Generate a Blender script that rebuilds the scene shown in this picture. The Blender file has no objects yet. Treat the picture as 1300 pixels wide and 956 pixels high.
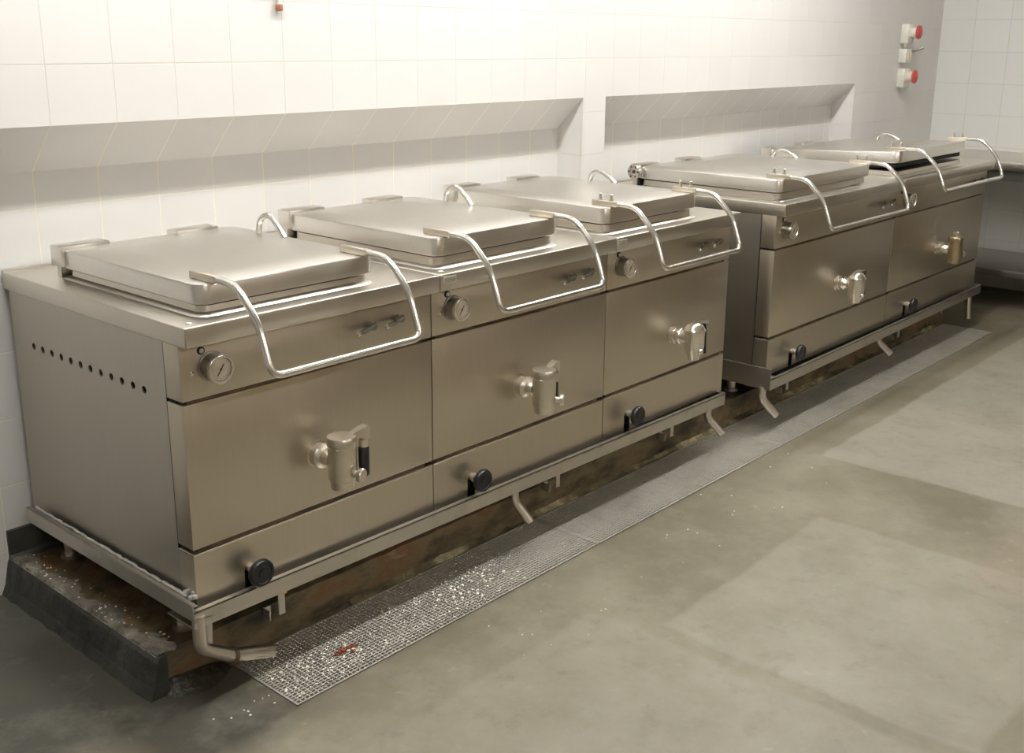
import bpy, bmesh, math, random
from mathutils import Vector, Matrix
random.seed(7)
SC = bpy.context.scene
COL = SC.collection
T = 0.956                      # height of the kettle tops above the floor
PI = math.pi

# ------------------------------------------------------------------ materials
def new_mat(name):
    m = bpy.data.materials.new(name); m.use_nodes = True
    nt = m.node_tree
    return m, nt, nt.nodes['Principled BSDF']

def N(nt, kind, **kw):
    n = nt.nodes.new(kind)
    for k, v in kw.items():
        if k in n.inputs: n.inputs[k].default_value = v
        else: setattr(n, k, v)
    return n

def ramp(nt, src, stops):
    r = nt.nodes.new('ShaderNodeValToRGB')
    el = r.color_ramp.elements
    while len(el) < len(stops): el.new(0.5)
    for e, (p, c) in zip(el, stops):
        e.position = p; e.color = (*c, 1) if len(c) == 3 else c
    nt.links.new(src, r.inputs[0])
    return r

def plain(name, col, rough=0.5, metal=0.0, **kw):
    m, nt, b = new_mat(name)
    tc = N(nt, 'ShaderNodeTexCoord')
    no = N(nt, 'ShaderNodeTexNoise', Scale=35.0, Detail=4.0)
    nt.links.new(tc.outputs['Object'], no.inputs['Vector'])
    r = ramp(nt, no.outputs[0], [(0.3, [c * 0.88 for c in col]), (0.7, [min(1, c * 1.08) for c in col])])
    nt.links.new(r.outputs[0], b.inputs['Base Color'])
    b.inputs['Roughness'].default_value = rough
    b.inputs['Metallic'].default_value = metal
    for k, v in kw.items(): b.inputs[k].default_value = v
    return m

def steel(name, col=(0.60, 0.57, 0.52), rough=0.3, streak=(220, 220, 2), smudge=0.10, bump=0.03, dirt=0.0, grain=0.012):
    m, nt, b = new_mat(name)
    tc = N(nt, 'ShaderNodeTexCoord')
    mp = N(nt, 'ShaderNodeMapping'); mp.inputs['Scale'].default_value = streak
    nt.links.new(tc.outputs['Object'], mp.inputs['Vector'])
    n1 = N(nt, 'ShaderNodeTexNoise', Scale=1.0, Detail=3.0)
    nt.links.new(mp.outputs[0], n1.inputs['Vector'])
    n2 = N(nt, 'ShaderNodeTexNoise', Scale=3.2, Detail=5.0, Roughness=0.6)
    nt.links.new(tc.outputs['Object'], n2.inputs['Vector'])
    b.inputs['Metallic'].default_value = 1.0
    # roughness = rough + streaks + smudges
    a = N(nt, 'ShaderNodeMath', operation='MULTIPLY_ADD'); a.inputs[1].default_value = grain; a.inputs[2].default_value = rough - grain / 2
    nt.links.new(n1.outputs[0], a.inputs[0])
    c = N(nt, 'ShaderNodeMath', operation='MULTIPLY_ADD'); c.inputs[1].default_value = smudge * 2
    nt.links.new(n2.outputs[0], c.inputs[0]); nt.links.new(a.outputs[0], c.inputs[2])
    d = N(nt, 'ShaderNodeMath', operation='SUBTRACT'); d.inputs[1].default_value = smudge
    nt.links.new(c.outputs[0], d.inputs[0]); nt.links.new(d.outputs[0], b.inputs['Roughness'])
    lo = [x * 0.975 for x in col]; hi = [min(1, x * 1.02) for x in col]
    r = ramp(nt, n1.outputs[0], [(0.3, lo), (0.7, hi)])
    if dirt > 0:
        n3 = N(nt, 'ShaderNodeTexNoise', Scale=9.0, Detail=6.0, Roughness=0.7)
        nt.links.new(tc.outputs['Object'], n3.inputs['Vector'])
        r3 = ramp(nt, n3.outputs[0], [(0.52, (0, 0, 0)), (0.75, (dirt, dirt, dirt))])
        mx = N(nt, 'ShaderNodeMix', data_type='RGBA')
        mx.inputs['B'].default_value = (0.20, 0.14, 0.08, 1)
        nt.links.new(r3.outputs[0], mx.inputs['Factor']); nt.links.new(r.outputs[0], mx.inputs['A'])
        nt.links.new(mx.outputs['Result'], b.inputs['Base Color'])
    else:
        nt.links.new(r.outputs[0], b.inputs['Base Color'])
    if bump > 0:
        bp = N(nt, 'ShaderNodeBump', Strength=bump, Distance=0.002)
        nt.links.new(n1.outputs[0], bp.inputs['Height']); nt.links.new(bp.outputs[0], b.inputs['Normal'])
    return m

def tiles(name, axes, sp, off, col, grout, gw=0.0024, rough=0.16, wav=0.25, vary=0.03):
    """square ceramic tiles laid on two object axes; axes like 'XZ'; grout joints at off + k*sp"""
    m, nt, b = new_mat(name)
    tc = N(nt, 'ShaderNodeTexCoord'); sx = N(nt, 'ShaderNodeSeparateXYZ')
    nt.links.new(tc.outputs['Object'], sx.inputs[0])
    dists = []; ids = []
    for ax, s, o in zip(axes, sp, off):
        a = N(nt, 'ShaderNodeMath', operation='SUBTRACT'); a.inputs[1].default_value = o
        nt.links.new(sx.outputs[ax], a.inputs[0])
        d = N(nt, 'ShaderNodeMath', operation='DIVIDE'); d.inputs[1].default_value = s
        nt.links.new(a.outputs[0], d.inputs[0])
        f = N(nt, 'ShaderNodeMath', operation='FLOOR'); nt.links.new(d.outputs[0], f.inputs[0]); ids.append(f)
        p = N(nt, 'ShaderNodeMath', operation='PINGPONG'); p.inputs[1].default_value = s / 2   # distance to the nearest joint
        nt.links.new(a.outputs[0], p.inputs[0]); dists.append(p)
    if len(dists) == 2:
        mn = N(nt, 'ShaderNodeMath', operation='MINIMUM')
        nt.links.new(dists[0].outputs[0], mn.inputs[0]); nt.links.new(dists[1].outputs[0], mn.inputs[1])
    else: mn = dists[0]
    mr = N(nt, 'ShaderNodeMapRange'); mr.inputs['From Min'].default_value = gw * 0.45; mr.inputs['From Max'].default_value = gw
    nt.links.new(mn.outputs[0], mr.inputs['Value'])
    cb = N(nt, 'ShaderNodeCombineXYZ')
    for i, f in enumerate(ids): nt.links.new(f.outputs[0], cb.inputs[i])
    wn = N(nt, 'ShaderNodeTexWhiteNoise'); nt.links.new(cb.outputs[0], wn.inputs['Vector'])
    lo = [c * (1 - vary) for c in col]
    rt = ramp(nt, wn.outputs['Value'], [(0, lo), (1, col)])
    mx = N(nt, 'ShaderNodeMix', data_type='RGBA'); mx.inputs['A'].default_value = (*grout, 1)
    nt.links.new(mr.outputs[0], mx.inputs['Factor']); nt.links.new(rt.outputs[0], mx.inputs['B'])
    nt.links.new(mx.outputs['Result'], b.inputs['Base Color'])
    ro = N(nt, 'ShaderNodeMapRange'); ro.inputs['To Min'].default_value = 0.7; ro.inputs['To Max'].default_value = rough
    nt.links.new(mr.outputs[0], ro.inputs['Value']); nt.links.new(ro.outputs[0], b.inputs['Roughness'])
    wv = N(nt, 'ShaderNodeTexNoise', Scale=7.0, Detail=1.0); nt.links.new(tc.outputs['Object'], wv.inputs['Vector'])
    b1 = N(nt, 'ShaderNodeBump', Strength=wav, Distance=0.004); nt.links.new(wv.outputs[0], b1.inputs['Height'])
    b2 = N(nt, 'ShaderNodeBump', Strength=0.4, Distance=0.0015); nt.links.new(mr.outputs[0], b2.inputs['Height'])
    nt.links.new(b1.outputs[0], b2.inputs['Normal']); nt.links.new(b2.outputs[0], b.inputs['Normal'])
    return m

def floor_mat():
    m, nt, b = new_mat('worn_floor')
    tc = N(nt, 'ShaderNodeTexCoord')
    n1 = N(nt, 'ShaderNodeTexNoise', Scale=1.3, Detail=7.0, Roughness=0.6); nt.links.new(tc.outputs['Object'], n1.inputs['Vector'])
    n2 = N(nt, 'ShaderNodeTexNoise', Scale=11.0, Detail=8.0, Roughness=0.7); nt.links.new(tc.outputs['Object'], n2.inputs['Vector'])
    base = ramp(nt, n1.outputs[0], [(0.32, FLOOR[0]), (0.5, FLOOR[1]), (0.68, FLOOR[2])])
    out = base.outputs[0]
    # wobble the coordinates so patch edges are not ruler straight
    sx = N(nt, 'ShaderNodeSeparateXYZ')
    wob = N(nt, 'ShaderNodeTexNoise', Scale=4.0, Detail=4.0); nt.links.new(tc.outputs['Object'], wob.inputs['Vector'])
    sub = N(nt, 'ShaderNodeVectorMath', operation='SUBTRACT'); sub.inputs[1].default_value = (0.5, 0.5, 0.5)
    nt.links.new(wob.outputs[1], sub.inputs[0])
    scl = N(nt, 'ShaderNodeVectorMath', operation='SCALE'); scl.inputs['Scale'].default_value = 0.06
    nt.links.new(sub.outputs[0], scl.inputs[0])
    add = N(nt, 'ShaderNodeVectorMath', operation='ADD'); nt.links.new(tc.outputs['Object'], add.inputs[0]); nt.links.new(scl.outputs[0], add.inputs[1])
    nt.links.new(add.outputs[0], sx.inputs[0])
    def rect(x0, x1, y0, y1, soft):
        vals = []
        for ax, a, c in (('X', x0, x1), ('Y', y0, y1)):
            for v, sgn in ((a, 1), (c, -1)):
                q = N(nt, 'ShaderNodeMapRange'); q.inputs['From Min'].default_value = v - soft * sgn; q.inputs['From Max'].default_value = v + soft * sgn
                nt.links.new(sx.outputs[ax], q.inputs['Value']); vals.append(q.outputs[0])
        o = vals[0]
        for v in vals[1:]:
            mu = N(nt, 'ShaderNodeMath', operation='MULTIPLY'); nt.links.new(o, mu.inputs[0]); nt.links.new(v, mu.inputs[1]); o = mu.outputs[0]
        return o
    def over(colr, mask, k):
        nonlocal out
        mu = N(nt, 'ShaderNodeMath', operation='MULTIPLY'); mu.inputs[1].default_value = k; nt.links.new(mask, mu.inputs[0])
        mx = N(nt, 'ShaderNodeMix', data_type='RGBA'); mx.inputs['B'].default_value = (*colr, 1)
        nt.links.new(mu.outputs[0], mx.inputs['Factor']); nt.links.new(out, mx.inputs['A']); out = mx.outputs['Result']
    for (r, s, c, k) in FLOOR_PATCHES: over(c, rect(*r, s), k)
    n4 = N(nt, 'ShaderNodeTexNoise', Scale=3.4, Detail=10.0, Roughness=0.72); nt.links.new(tc.outputs['Object'], n4.inputs['Vector'])
    q1 = ramp(nt, n4.outputs[0], [(0.50, (0, 0, 0)), (0.66, (1, 1, 1))]); over((0.36, 0.34, 0.28), q1.outputs[0], 0.26)
    q2 = ramp(nt, n4.outputs[0], [(0.34, (1, 1, 1)), (0.50, (0, 0, 0))]); over((0.12, 0.10, 0.062), q2.outputs[0], 0.30)
    # fine dirt specks and pale scratches
    sp = ramp(nt, n2.outputs[0], [(0.28, (1, 1, 1)), (0.46, (0, 0, 0))]); over((0.10, 0.09, 0.07), sp.outputs[0], 0.35)
    sw = ramp(nt, n2.outputs[0], [(0.62, (0, 0, 0)), (0.72, (1, 1, 1))]); over((0.42, 0.41, 0.36), sw.outputs[0], 0.35)
    nt.links.new(out, b.inputs['Base Color'])
    rr = ramp(nt, n1.outputs[0], [(0.3, (0.40,) * 3), (0.7, (0.60,) * 3)]); nt.links.new(rr.outputs[0], b.inputs['Roughness'])
    bp = N(nt, 'ShaderNodeBump', Strength=0.12, Distance=0.004); nt.links.new(n2.outputs[0], bp.inputs['Height']); nt.links.new(bp.outputs[0], b.inputs['Normal'])
    return m

def grime(name, stops, scale=5.0, rough=0.5, bump=0.6, dist=0.01, aniso=(1, 1, 1)):
    m, nt, b = new_mat(name)
    tc = N(nt, 'ShaderNodeTexCoord'); mp = N(nt, 'ShaderNodeMapping'); mp.inputs['Scale'].default_value = aniso
    nt.links.new(tc.outputs['Object'], mp.inputs['Vector'])
    n1 = N(nt, 'ShaderNodeTexNoise', Scale=scale, Detail=9.0, Roughness=0.65); nt.links.new(mp.outputs[0], n1.inputs['Vector'])
    r = ramp(nt, n1.outputs[0], stops); nt.links.new(r.outputs[0], b.inputs['Base Color'])
    b.inputs['Roughness'].default_value = rough
    n2 = N(nt, 'ShaderNodeTexNoise', Scale=scale * 5, Detail=6.0); nt.links.new(tc.outputs['Object'], n2.inputs['Vector'])
    bp = N(nt, 'ShaderNodeBump', Strength=bump, Distance=dist); nt.links.new(n2.outputs[0], bp.inputs['Height']); nt.links.new(bp.outputs[0], b.inputs['Normal'])
    return m

FLOOR = [(0.135, 0.118, 0.078), (0.195, 0.172, 0.120), (0.250, 0.225, 0.165)]
FLOOR_PATCHES = [
    ((2.6, 9.0, -2.2, -0.34), 0.008, (0.34, 0.32, 0.265), 0.60),
    ((1.06, 2.05, -1.5, -0.62), 0.010, (0.31, 0.295, 0.235), 0.45),
    ((-0.9, 1.0, -1.6, -0.42), 0.012, (0.30, 0.285, 0.225), 0.35),
    ((1.9, 3.3, -4.0, -1.15), 0.02, (0.29, 0.22, 0.165), 0.35),
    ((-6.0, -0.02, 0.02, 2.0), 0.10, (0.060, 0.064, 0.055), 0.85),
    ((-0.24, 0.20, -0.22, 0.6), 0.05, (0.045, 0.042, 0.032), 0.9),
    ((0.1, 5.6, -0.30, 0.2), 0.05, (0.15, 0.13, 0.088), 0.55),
]
S_COL = (0.60, 0.545, 0.455)  # front steel: darker, warmer reflections put into the colour, same metal as the tops
M = {}
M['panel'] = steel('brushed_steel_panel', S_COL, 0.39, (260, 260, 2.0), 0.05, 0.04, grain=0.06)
M['side'] = steel('brushed_steel_side', (0.53, 0.50, 0.44), 0.39, (260, 260, 1.6), 0.05, 0.04, grain=0.06)  # same steel, dimmer reflections of the sides put into the tone
M['top'] = steel('brushed_steel_top', (0.67, 0.63, 0.565), 0.33, (3.0, 200, 200), 0.015, 0.0)  # same steel on upward faces, lightened by painted-in reflections
M['lid'] = steel('lid_steel_lit_tone', (0.80, 0.77, 0.72), 0.30, (3.0, 160, 160), 0.008, 0.0)  # lid steel lightened, its bright wall reflection put into the base colour
M['rail'] = steel('rail_steel', (0.60, 0.57, 0.52), 0.38, (2, 150, 150), 0.08, 0.05, dirt=0.35)
M['tube'] = steel('satin_tube', (0.78, 0.76, 0.72), 0.24, (60, 60, 60), 0.03, 0.0)
M['chrome'] = steel('tap_chrome', (0.80, 0.76, 0.69), 0.20, (80, 80, 80), 0.05, 0.0)
M['nickel'] = steel('dull_nickel', (0.72, 0.665, 0.57), 0.33, (80, 80, 80), 0.015, 0.0)
M['brass'] = steel('tarnished_brass', (0.50, 0.42, 0.27), 0.30, (60, 60, 60), 0.08, 0.08, dirt=0.3)
M['pipe'] = steel('drain_pipe_steel', (0.62, 0.57, 0.50), 0.36, (60, 60, 60), 0.08, 0.06, dirt=0.4)
M['grate'] = steel('grate_steel', (0.88, 0.85, 0.78), 0.50, (40, 40, 40), 0.06, 0.05, dirt=0.2)
M['gauge'] = steel('dark_gauge_steel', (0.36, 0.335, 0.29), 0.32, (40, 300, 40), 0.01, 0.0, grain=0.03)
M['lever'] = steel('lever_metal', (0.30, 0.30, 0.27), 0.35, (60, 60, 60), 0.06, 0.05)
M['black'] = plain('black_bakelite', (0.012, 0.013, 0.015), 0.32)
M['vat_shade'] = plain('vat_shade_black', (0.008, 0.008, 0.008), 0.7)  # black stands in for the unlit vat under the raised lid
M['dark'] = plain('interior_shade', (0.02, 0.018, 0.015), 0.8)  # near-black colour stands in for the shade inside cabinets and pipes
M['dial'] = plain('gauge_dial', (0.62, 0.54, 0.42), 0.35)
M['ink'] = plain('printed_ink', (0.10, 0.09, 0.08), 0.5)
M['label'] = plain('pale_label', (0.58, 0.54, 0.46), 0.5)
M['switch'] = plain('cream_plastic', (0.72, 0.70, 0.62), 0.35)
M['red'] = plain('red_button', (0.60, 0.085, 0.07), 0.35)
M['yellow'] = plain('yellow_sticker', (0.65, 0.48, 0.05), 0.5)
M['copper'] = plain('brown_cap', (0.30, 0.10, 0.05), 0.4)
M['weld'] = plain('rusty_weld', (0.10, 0.055, 0.03), 0.7)
M['gap'] = grime('rusty_gap', [(0.40, (0.05, 0.035, 0.022)), (0.60, (0.16, 0.10, 0.055)), (0.75, (0.30, 0.25, 0.18))], 14, 0.7, 0.6, 0.004)
M['crumb'] = plain('crumbs', (0.82, 0.79, 0.68), 0.8)
M['scrap'] = plain('red_scrap', (0.22, 0.045, 0.015), 0.6)
M['sealant'] = grime('old_sealant', [(0.42, (0.05, 0.04, 0.02)), (0.52, (0.18, 0.15, 0.08)), (0.62, (0.60, 0.53, 0.32))], 3.5, 0.6)
M['silicone'] = plain('whitish_silicone', (0.42, 0.41, 0.38), 0.35)
M['paint'] = plain('ceiling_paint', (0.80, 0.79, 0.75), 0.8)
M['stone'] = grime('stained_plinth_stone', [(0.32, (0.016, 0.012, 0.007)), (0.44, (0.085, 0.062, 0.032)), (0.54, (0.17, 0.125, 0.065)), (0.64, (0.17, 0.080, 0.032)), (0.74, (0.30, 0.26, 0.18))], 4.5, 0.55, 0.7, 0.012, (1, 1, 2.5))
M['curb'] = grime('black_painted_curb', [(0.35, (0.018, 0.018, 0.015)), (0.6, (0.050, 0.050, 0.042)), (0.78, (0.18, 0.17, 0.14))], 5.0, 0.45, 0.6, 0.01)
M['cement'] = grime('crusted_cement_edge', [(0.35, (0.06, 0.05, 0.035)), (0.55, (0.20, 0.18, 0.14)), (0.7, (0.36, 0.34, 0.28))], 14, 0.7, 0.8, 0.01)
M['wet'] = grime('wet_dark_cement', [(0.3, (0.016, 0.014, 0.010)), (0.7, (0.055, 0.048, 0.034))], 12, 0.4, 0.9, 0.01)
M['trough'] = grime('drain_trough', [(0.3, (0.010, 0.008, 0.006)), (0.7, (0.030, 0.024, 0.016))], 6, 0.5)
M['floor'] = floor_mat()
TC, GC = (0.715, 0.705, 0.685), (0.80, 0.75, 0.64)
GU = (0.60, 0.58, 0.535)
XJ, XS = 0.123, 0.1944
M['t_up'] = tiles('tiles_upper', 'XZ', (XS, 0.182), (XJ, T + 0.560), TC, GU)
M['t_mid'] = tiles('tiles_band', 'XZ', (XS, 0.181), (XJ, T + 0.158), TC, GU)
M['t_back'] = tiles('tiles_recess', 'XZ', (XS, 0.198), (XJ, T - 0.035), TC, GC)
M['t_slope'] = tiles('tiles_soffit', 'X', (XS,), (XJ,), TC, GC)
M['t_side'] = tiles('tiles_return', 'YZ', (0.5, 0.181), (0.3, T + 0.158), TC, GU)
M['t_right'] = tiles('tiles_right', 'YZ', (0.225, 0.203), (0.567, T + 0.378), (0.79, 0.79, 0.765), (0.60, 0.60, 0.56))
M['t_far'] = tiles('tiles_unseen', 'XZ', (0.2, 0.2), (0, 0), (0.30, 0.24, 0.165), (0.4, 0.36, 0.3))
M['t_far2'] = tiles('tiles_unseen_left', 'YZ', (0.2, 0.2), (0, 0), (0.62, 0.60, 0.55), (0.4, 0.36, 0.3))
M['t_far3'] = tiles('tiles_unseen_right', 'YZ', (0.2, 0.2), (0, 0), (0.32, 0.25, 0.17), (0.3, 0.25, 0.2))
def lampmat(name, col, s):
    m, nt, b = new_mat(name)
    b.inputs['Base Color'].default_value = (0.9, 0.9, 0.9, 1)
    b.inputs['Emission Color'].default_value = (*col, 1); b.inputs['Emission Strength'].default_value = s
    return m
LAMP = 57.0
M['lamp'] = lampmat('tube_diffuser', (1.0, 0.982, 0.955), LAMP)

# ------------------------------------------------------------------ mesh helpers
class B:
    def __init__(s): s.bm = bmesh.new()
    def _join(s, b2):
        me = bpy.data.meshes.new('tmp'); b2.to_mesh(me); b2.free(); s.bm.from_mesh(me); bpy.data.meshes.remove(me)
    def box(s, x0, x1, y0, y1, z0, z1, bev=0.0, seg=2, mat=None):
        b = bmesh.new(); bmesh.ops.create_cube(b, size=1.0)
        for v in b.verts: v.co = Vector(((x0 + x1) / 2 + v.co.x * (x1 - x0), (y0 + y1) / 2 + v.co.y * (y1 - y0), (z0 + z1) / 2 + v.co.z * (z1 - z0)))
        if bev: bmesh.ops.bevel(b, geom=b.edges[:], offset=bev, segments=seg, affect='EDGES', profile=0.5)
        if mat is not None: bmesh.ops.transform(b, matrix=mat, verts=b.verts)
        s._join(b); return s
    def loft(s, rings, cap0=True, cap1=True, closed=False):
        """rings: lists of equal length of Vectors"""
        b = bmesh.new(); vs = [[b.verts.new(p) for p in r] for r in rings]
        n = len(vs[0])
        pairs = list(zip(vs, vs[1:])) + ([(vs[-1], vs[0])] if closed else [])
        for a, c in pairs:
            for i in range(n):
                j = (i + 1) % n
                b.faces.new((a[i], a[j], c[j], c[i]))
        if not closed:
            if cap0: b.faces.new(list(reversed(vs[0])))
            if cap1: b.faces.new(vs[-1])
        bmesh.ops.recalc_face_normals(b, faces=b.faces)
        s._join(b); return s
    def rrect(s, levels, seg=6, **k):
        """levels: (x0,x1,y0,y1,z,r) rounded rectangles stacked upwards"""
        R = []
        for (x0, x1, y0, y1, z, r) in levels:
            ring = []
            for cx, cy, a0 in ((x1 - r, y1 - r, 0), (x0 + r, y1 - r, PI / 2), (x0 + r, y0 + r, PI), (x1 - r, y0 + r, 1.5 * PI)):
                for i in range(seg + 1):
                    a = a0 + PI / 2 * i / seg
                    ring.append(Vector((cx + r * math.cos(a), cy + r * math.sin(a), z)))
            R.append(ring)
        return s.loft(R, **k)
    def lathe(s, c, axis, prof, seg=28, capped=True):
        """prof: (distance along the axis, radius)"""
        ax = Vector(axis).normalized(); u = ax.orthogonal().normalized(); w = ax.cross(u); c = Vector(c)
        R = [[c + ax * d + (u * math.cos(2 * PI * i / seg) + w * math.sin(2 * PI * i / seg)) * max(r, 1e-5) for i in range(seg)] for d, r in prof]
        return s.loft(R, cap0=capped, cap1=capped)
    def tube(s, pts, r, fil=0.0, seg=12, nf=7):
        P = [Vector(p) for p in pts]
        if not isinstance(r, (list, tuple)): r = [r] * len(P)
        fl = fil if isinstance(fil, (list, tuple)) else [fil] * len(P)
        path = [(P[0], r[0])]
        for i in range(1, len(P) - 1):
            a, b, c = P[i - 1], P[i], P[i + 1]
            f = min(fl[i], (a - b).length * 0.49, (c - b).length * 0.49)
            if f <= 1e-6: path.append((b, r[i])); continue
            p0 = b + (a - b).normalized() * f; p1 = b + (c - b).normalized() * f
            for k in range(nf + 1):
                t = k / nf
                path.append((p0 * (1 - t) ** 2 + b * 2 * t * (1 - t) + p1 * t * t, r[i]))
        path.append((P[-1], r[-1]))
        # parallel transport
        pts2 = [p for p, _ in path]; rs = [q for _, q in path]
        tan = []
        for i in range(len(pts2)):
            d = (pts2[min(i + 1, len(pts2) - 1)] - pts2[max(i - 1, 0)]).normalized(); tan.append(d)
        u = tan[0].orthogonal().normalized(); R = []
        for i, (p, t) in enumerate(zip(pts2, tan)):
            if i:
                q = tan[i - 1].rotation_difference(t); u = q @ u
            u = (u - t * u.dot(t)).normalized(); w = t.cross(u)
            R.append([p + (u * math.cos(2 * PI * k / seg) + w * math.sin(2 * PI * k / seg)) * rs[i] for k in range(seg)])
        return s.loft(R)
    def prism(s, poly, axis, a0, a1, bev=0.0):
        """poly: 2-D points in the plane of the two other axes (in xyz order), extruded along axis"""
        def mk(p, a):
            return Vector({'X': (a, p[0], p[1]), 'Y': (p[0], a, p[1]), 'Z': (p[0], p[1], a)}[axis])
        b = bmesh.new(); f = b.faces.new([b.verts.new(mk(p, a0)) for p in poly])
        r = bmesh.ops.extrude_face_region(b, geom=[f]); vs = [v for v in r['geom'] if isinstance(v, bmesh.types.BMVert)]
        d = mk(poly[0], a1) - mk(poly[0], a0); bmesh.ops.translate(b, vec=d, verts=vs)
        bmesh.ops.recalc_face_normals(b, faces=b.faces)
        if bev: bmesh.ops.bevel(b, geom=b.edges[:], offset=bev, segments=1, affect='EDGES')
        s._join(b); return s
    def quad(s, *pts):
        b = bmesh.new(); b.faces.new([b.verts.new(p) for p in pts]); s._join(b); return s

def obj(name, b, mat, parent=None, origin=(0, 0, 0), smooth=True, mats=None):
    me = bpy.data.meshes.new(name)
    o = Vector(origin)
    for v in b.bm.verts: v.co -= o
    b.bm.to_mesh(me); b.bm.free()
    for m_ in (mats or [mat]): me.materials.append(m_)
    ob = bpy.data.objects.new(name, me); COL.objects.link(ob)
    if parent is not None: ob.parent = parent
    else: ob.location = o
    if smooth:
        me.shade_smooth()
        me.set_sharp_from_angle(angle=math.radians(38))
    return ob

def empty(name, label, cat, loc, group=None):
    o = bpy.data.objects.new(name, None); COL.objects.link(o); o.location = loc; o.empty_display_size = 0.1
    o['label'] = label; o['category'] = cat
    if group: o['group'] = group
    return o
def tag(o, label, cat, group=None, kind=None):
    o['label'] = label; o['category'] = cat
    if group: o['group'] = group
    if kind: o['kind'] = kind
    return o
def struct(name, b, m, **k):
    o = obj(name, b, m, smooth=False, **k); o['kind'] = 'structure'; return o

# ------------------------------------------------------------------ the room
XR, YF, YB, XL, YN, ZC = 6.31, 0.787, 0.9227, -3.4, -5.2, 3.0
ZE, ZS = T + 0.400, T + 0.266               # edge of the sloping soffit: front and back
R1 = (XL, 2.446); R2 = (2.602, 5.062)        # the two wall recesses
def wall_back():
    b = bmesh.new(); vc = {}
    def q(mi, *pts):
        f = b.faces.new([b.verts.new(p) for p in pts]); f.material_index = mi
    def X(x0, x1, y, z0, z1, mi): q(mi, (x0, y, z0), (x1, y, z0), (x1, y, z1), (x0, y, z1))
    X(XL, XR, YF, ZE, ZC, 0)
    X(R1[1], R2[0], YF, 0, ZE, 1); X(R2[1], XR, YF, 0, ZE, 1)
    for (a, c) in (R1, R2):
        X(a, c, YB, 0, ZS, 2)
        q(3, (a, YF, ZE), (a, YB, ZS), (c, YB, ZS), (c, YF, ZE))
        q(4, (c, YF, 0), (c, YB, 0), (c, YB, ZS), (c, YF, ZE))
        q(4, (a, YB, 0), (a, YF, 0), (a, YF, ZE), (a, YB, ZS))
    me = bpy.data.meshes.new('wall_back'); b.to_mesh(me); b.free()
    for k in ('t_up', 't_mid', 't_back', 't_slope', 't_side'): me.materials.append(M[k])
    o = bpy.data.objects.new('wall_back', me); COL.objects.link(o); o['kind'] = 'structure'
wall_back()
struct('wall_right', B().quad((XR, YF, 0), (XR, -1.3, 0), (XR, -1.3, ZC), (XR, YF, ZC)), M['t_right'])
struct('wall_right_far', B().quad((XR, -1.3, 0), (XR, YN, 0), (XR, YN, ZC), (XR, -1.3, ZC)), M['t_far3'])
struct('wall_left', B().quad((XL, YN, 0), (XL, YB, 0), (XL, YB, ZC), (XL, YN, ZC)), M['t_far2'])
struct('wall_front', B().quad((XR, YN, 0), (XL, YN, 0), (XL, YN, ZC), (XR, YN, ZC)), M['t_far'])
struct('ceiling', B().quad((XL, YN, ZC), (XL, YB, ZC), (XR, YB, ZC), (XR, YN, ZC)), M['paint'])
# floor with the long drain trough left open
GX0, GX1, GY0, GY1 = 0.132, 5.060, -0.172, 0.112
fb = B()
fb.quad((XL, YN, 0), (XR, YN, 0), (XR, GY0, 0), (XL, GY0, 0))
fb.quad((XL, GY1, 0), (XR, GY1, 0), (XR, YB, 0), (XL, YB, 0))
fb.quad((XL, GY0, 0), (GX0, GY0, 0), (GX0, GY1, 0), (XL, GY1, 0))
fb.quad((GX1, GY0, 0), (XR, GY0, 0), (XR, GY1, 0), (GX1, GY1, 0))
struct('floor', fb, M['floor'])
tb = B()
D0 = -0.09
tb.quad((GX0, GY0, D0), (GX1, GY0, D0), (GX1, GY1, D0), (GX0, GY1, D0))
tb.quad((GX0, GY0, 0), (GX1, GY0, 0), (GX1, GY0, D0), (GX0, GY0, D0))
tb.quad((GX0, GY1, D0), (GX1, GY1, D0), (GX1, GY1, 0), (GX0, GY1, 0))
tb.quad((GX0, GY0, D0), (GX0, GY1, D0), (GX0, GY1, 0), (GX0, GY0, 0))
tb.quad((GX1, GY0, 0), (GX1, GY1, 0), (GX1, GY1, D0), (GX1, GY0, D0))
struct('trim_1', tb, M['trough'])
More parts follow.
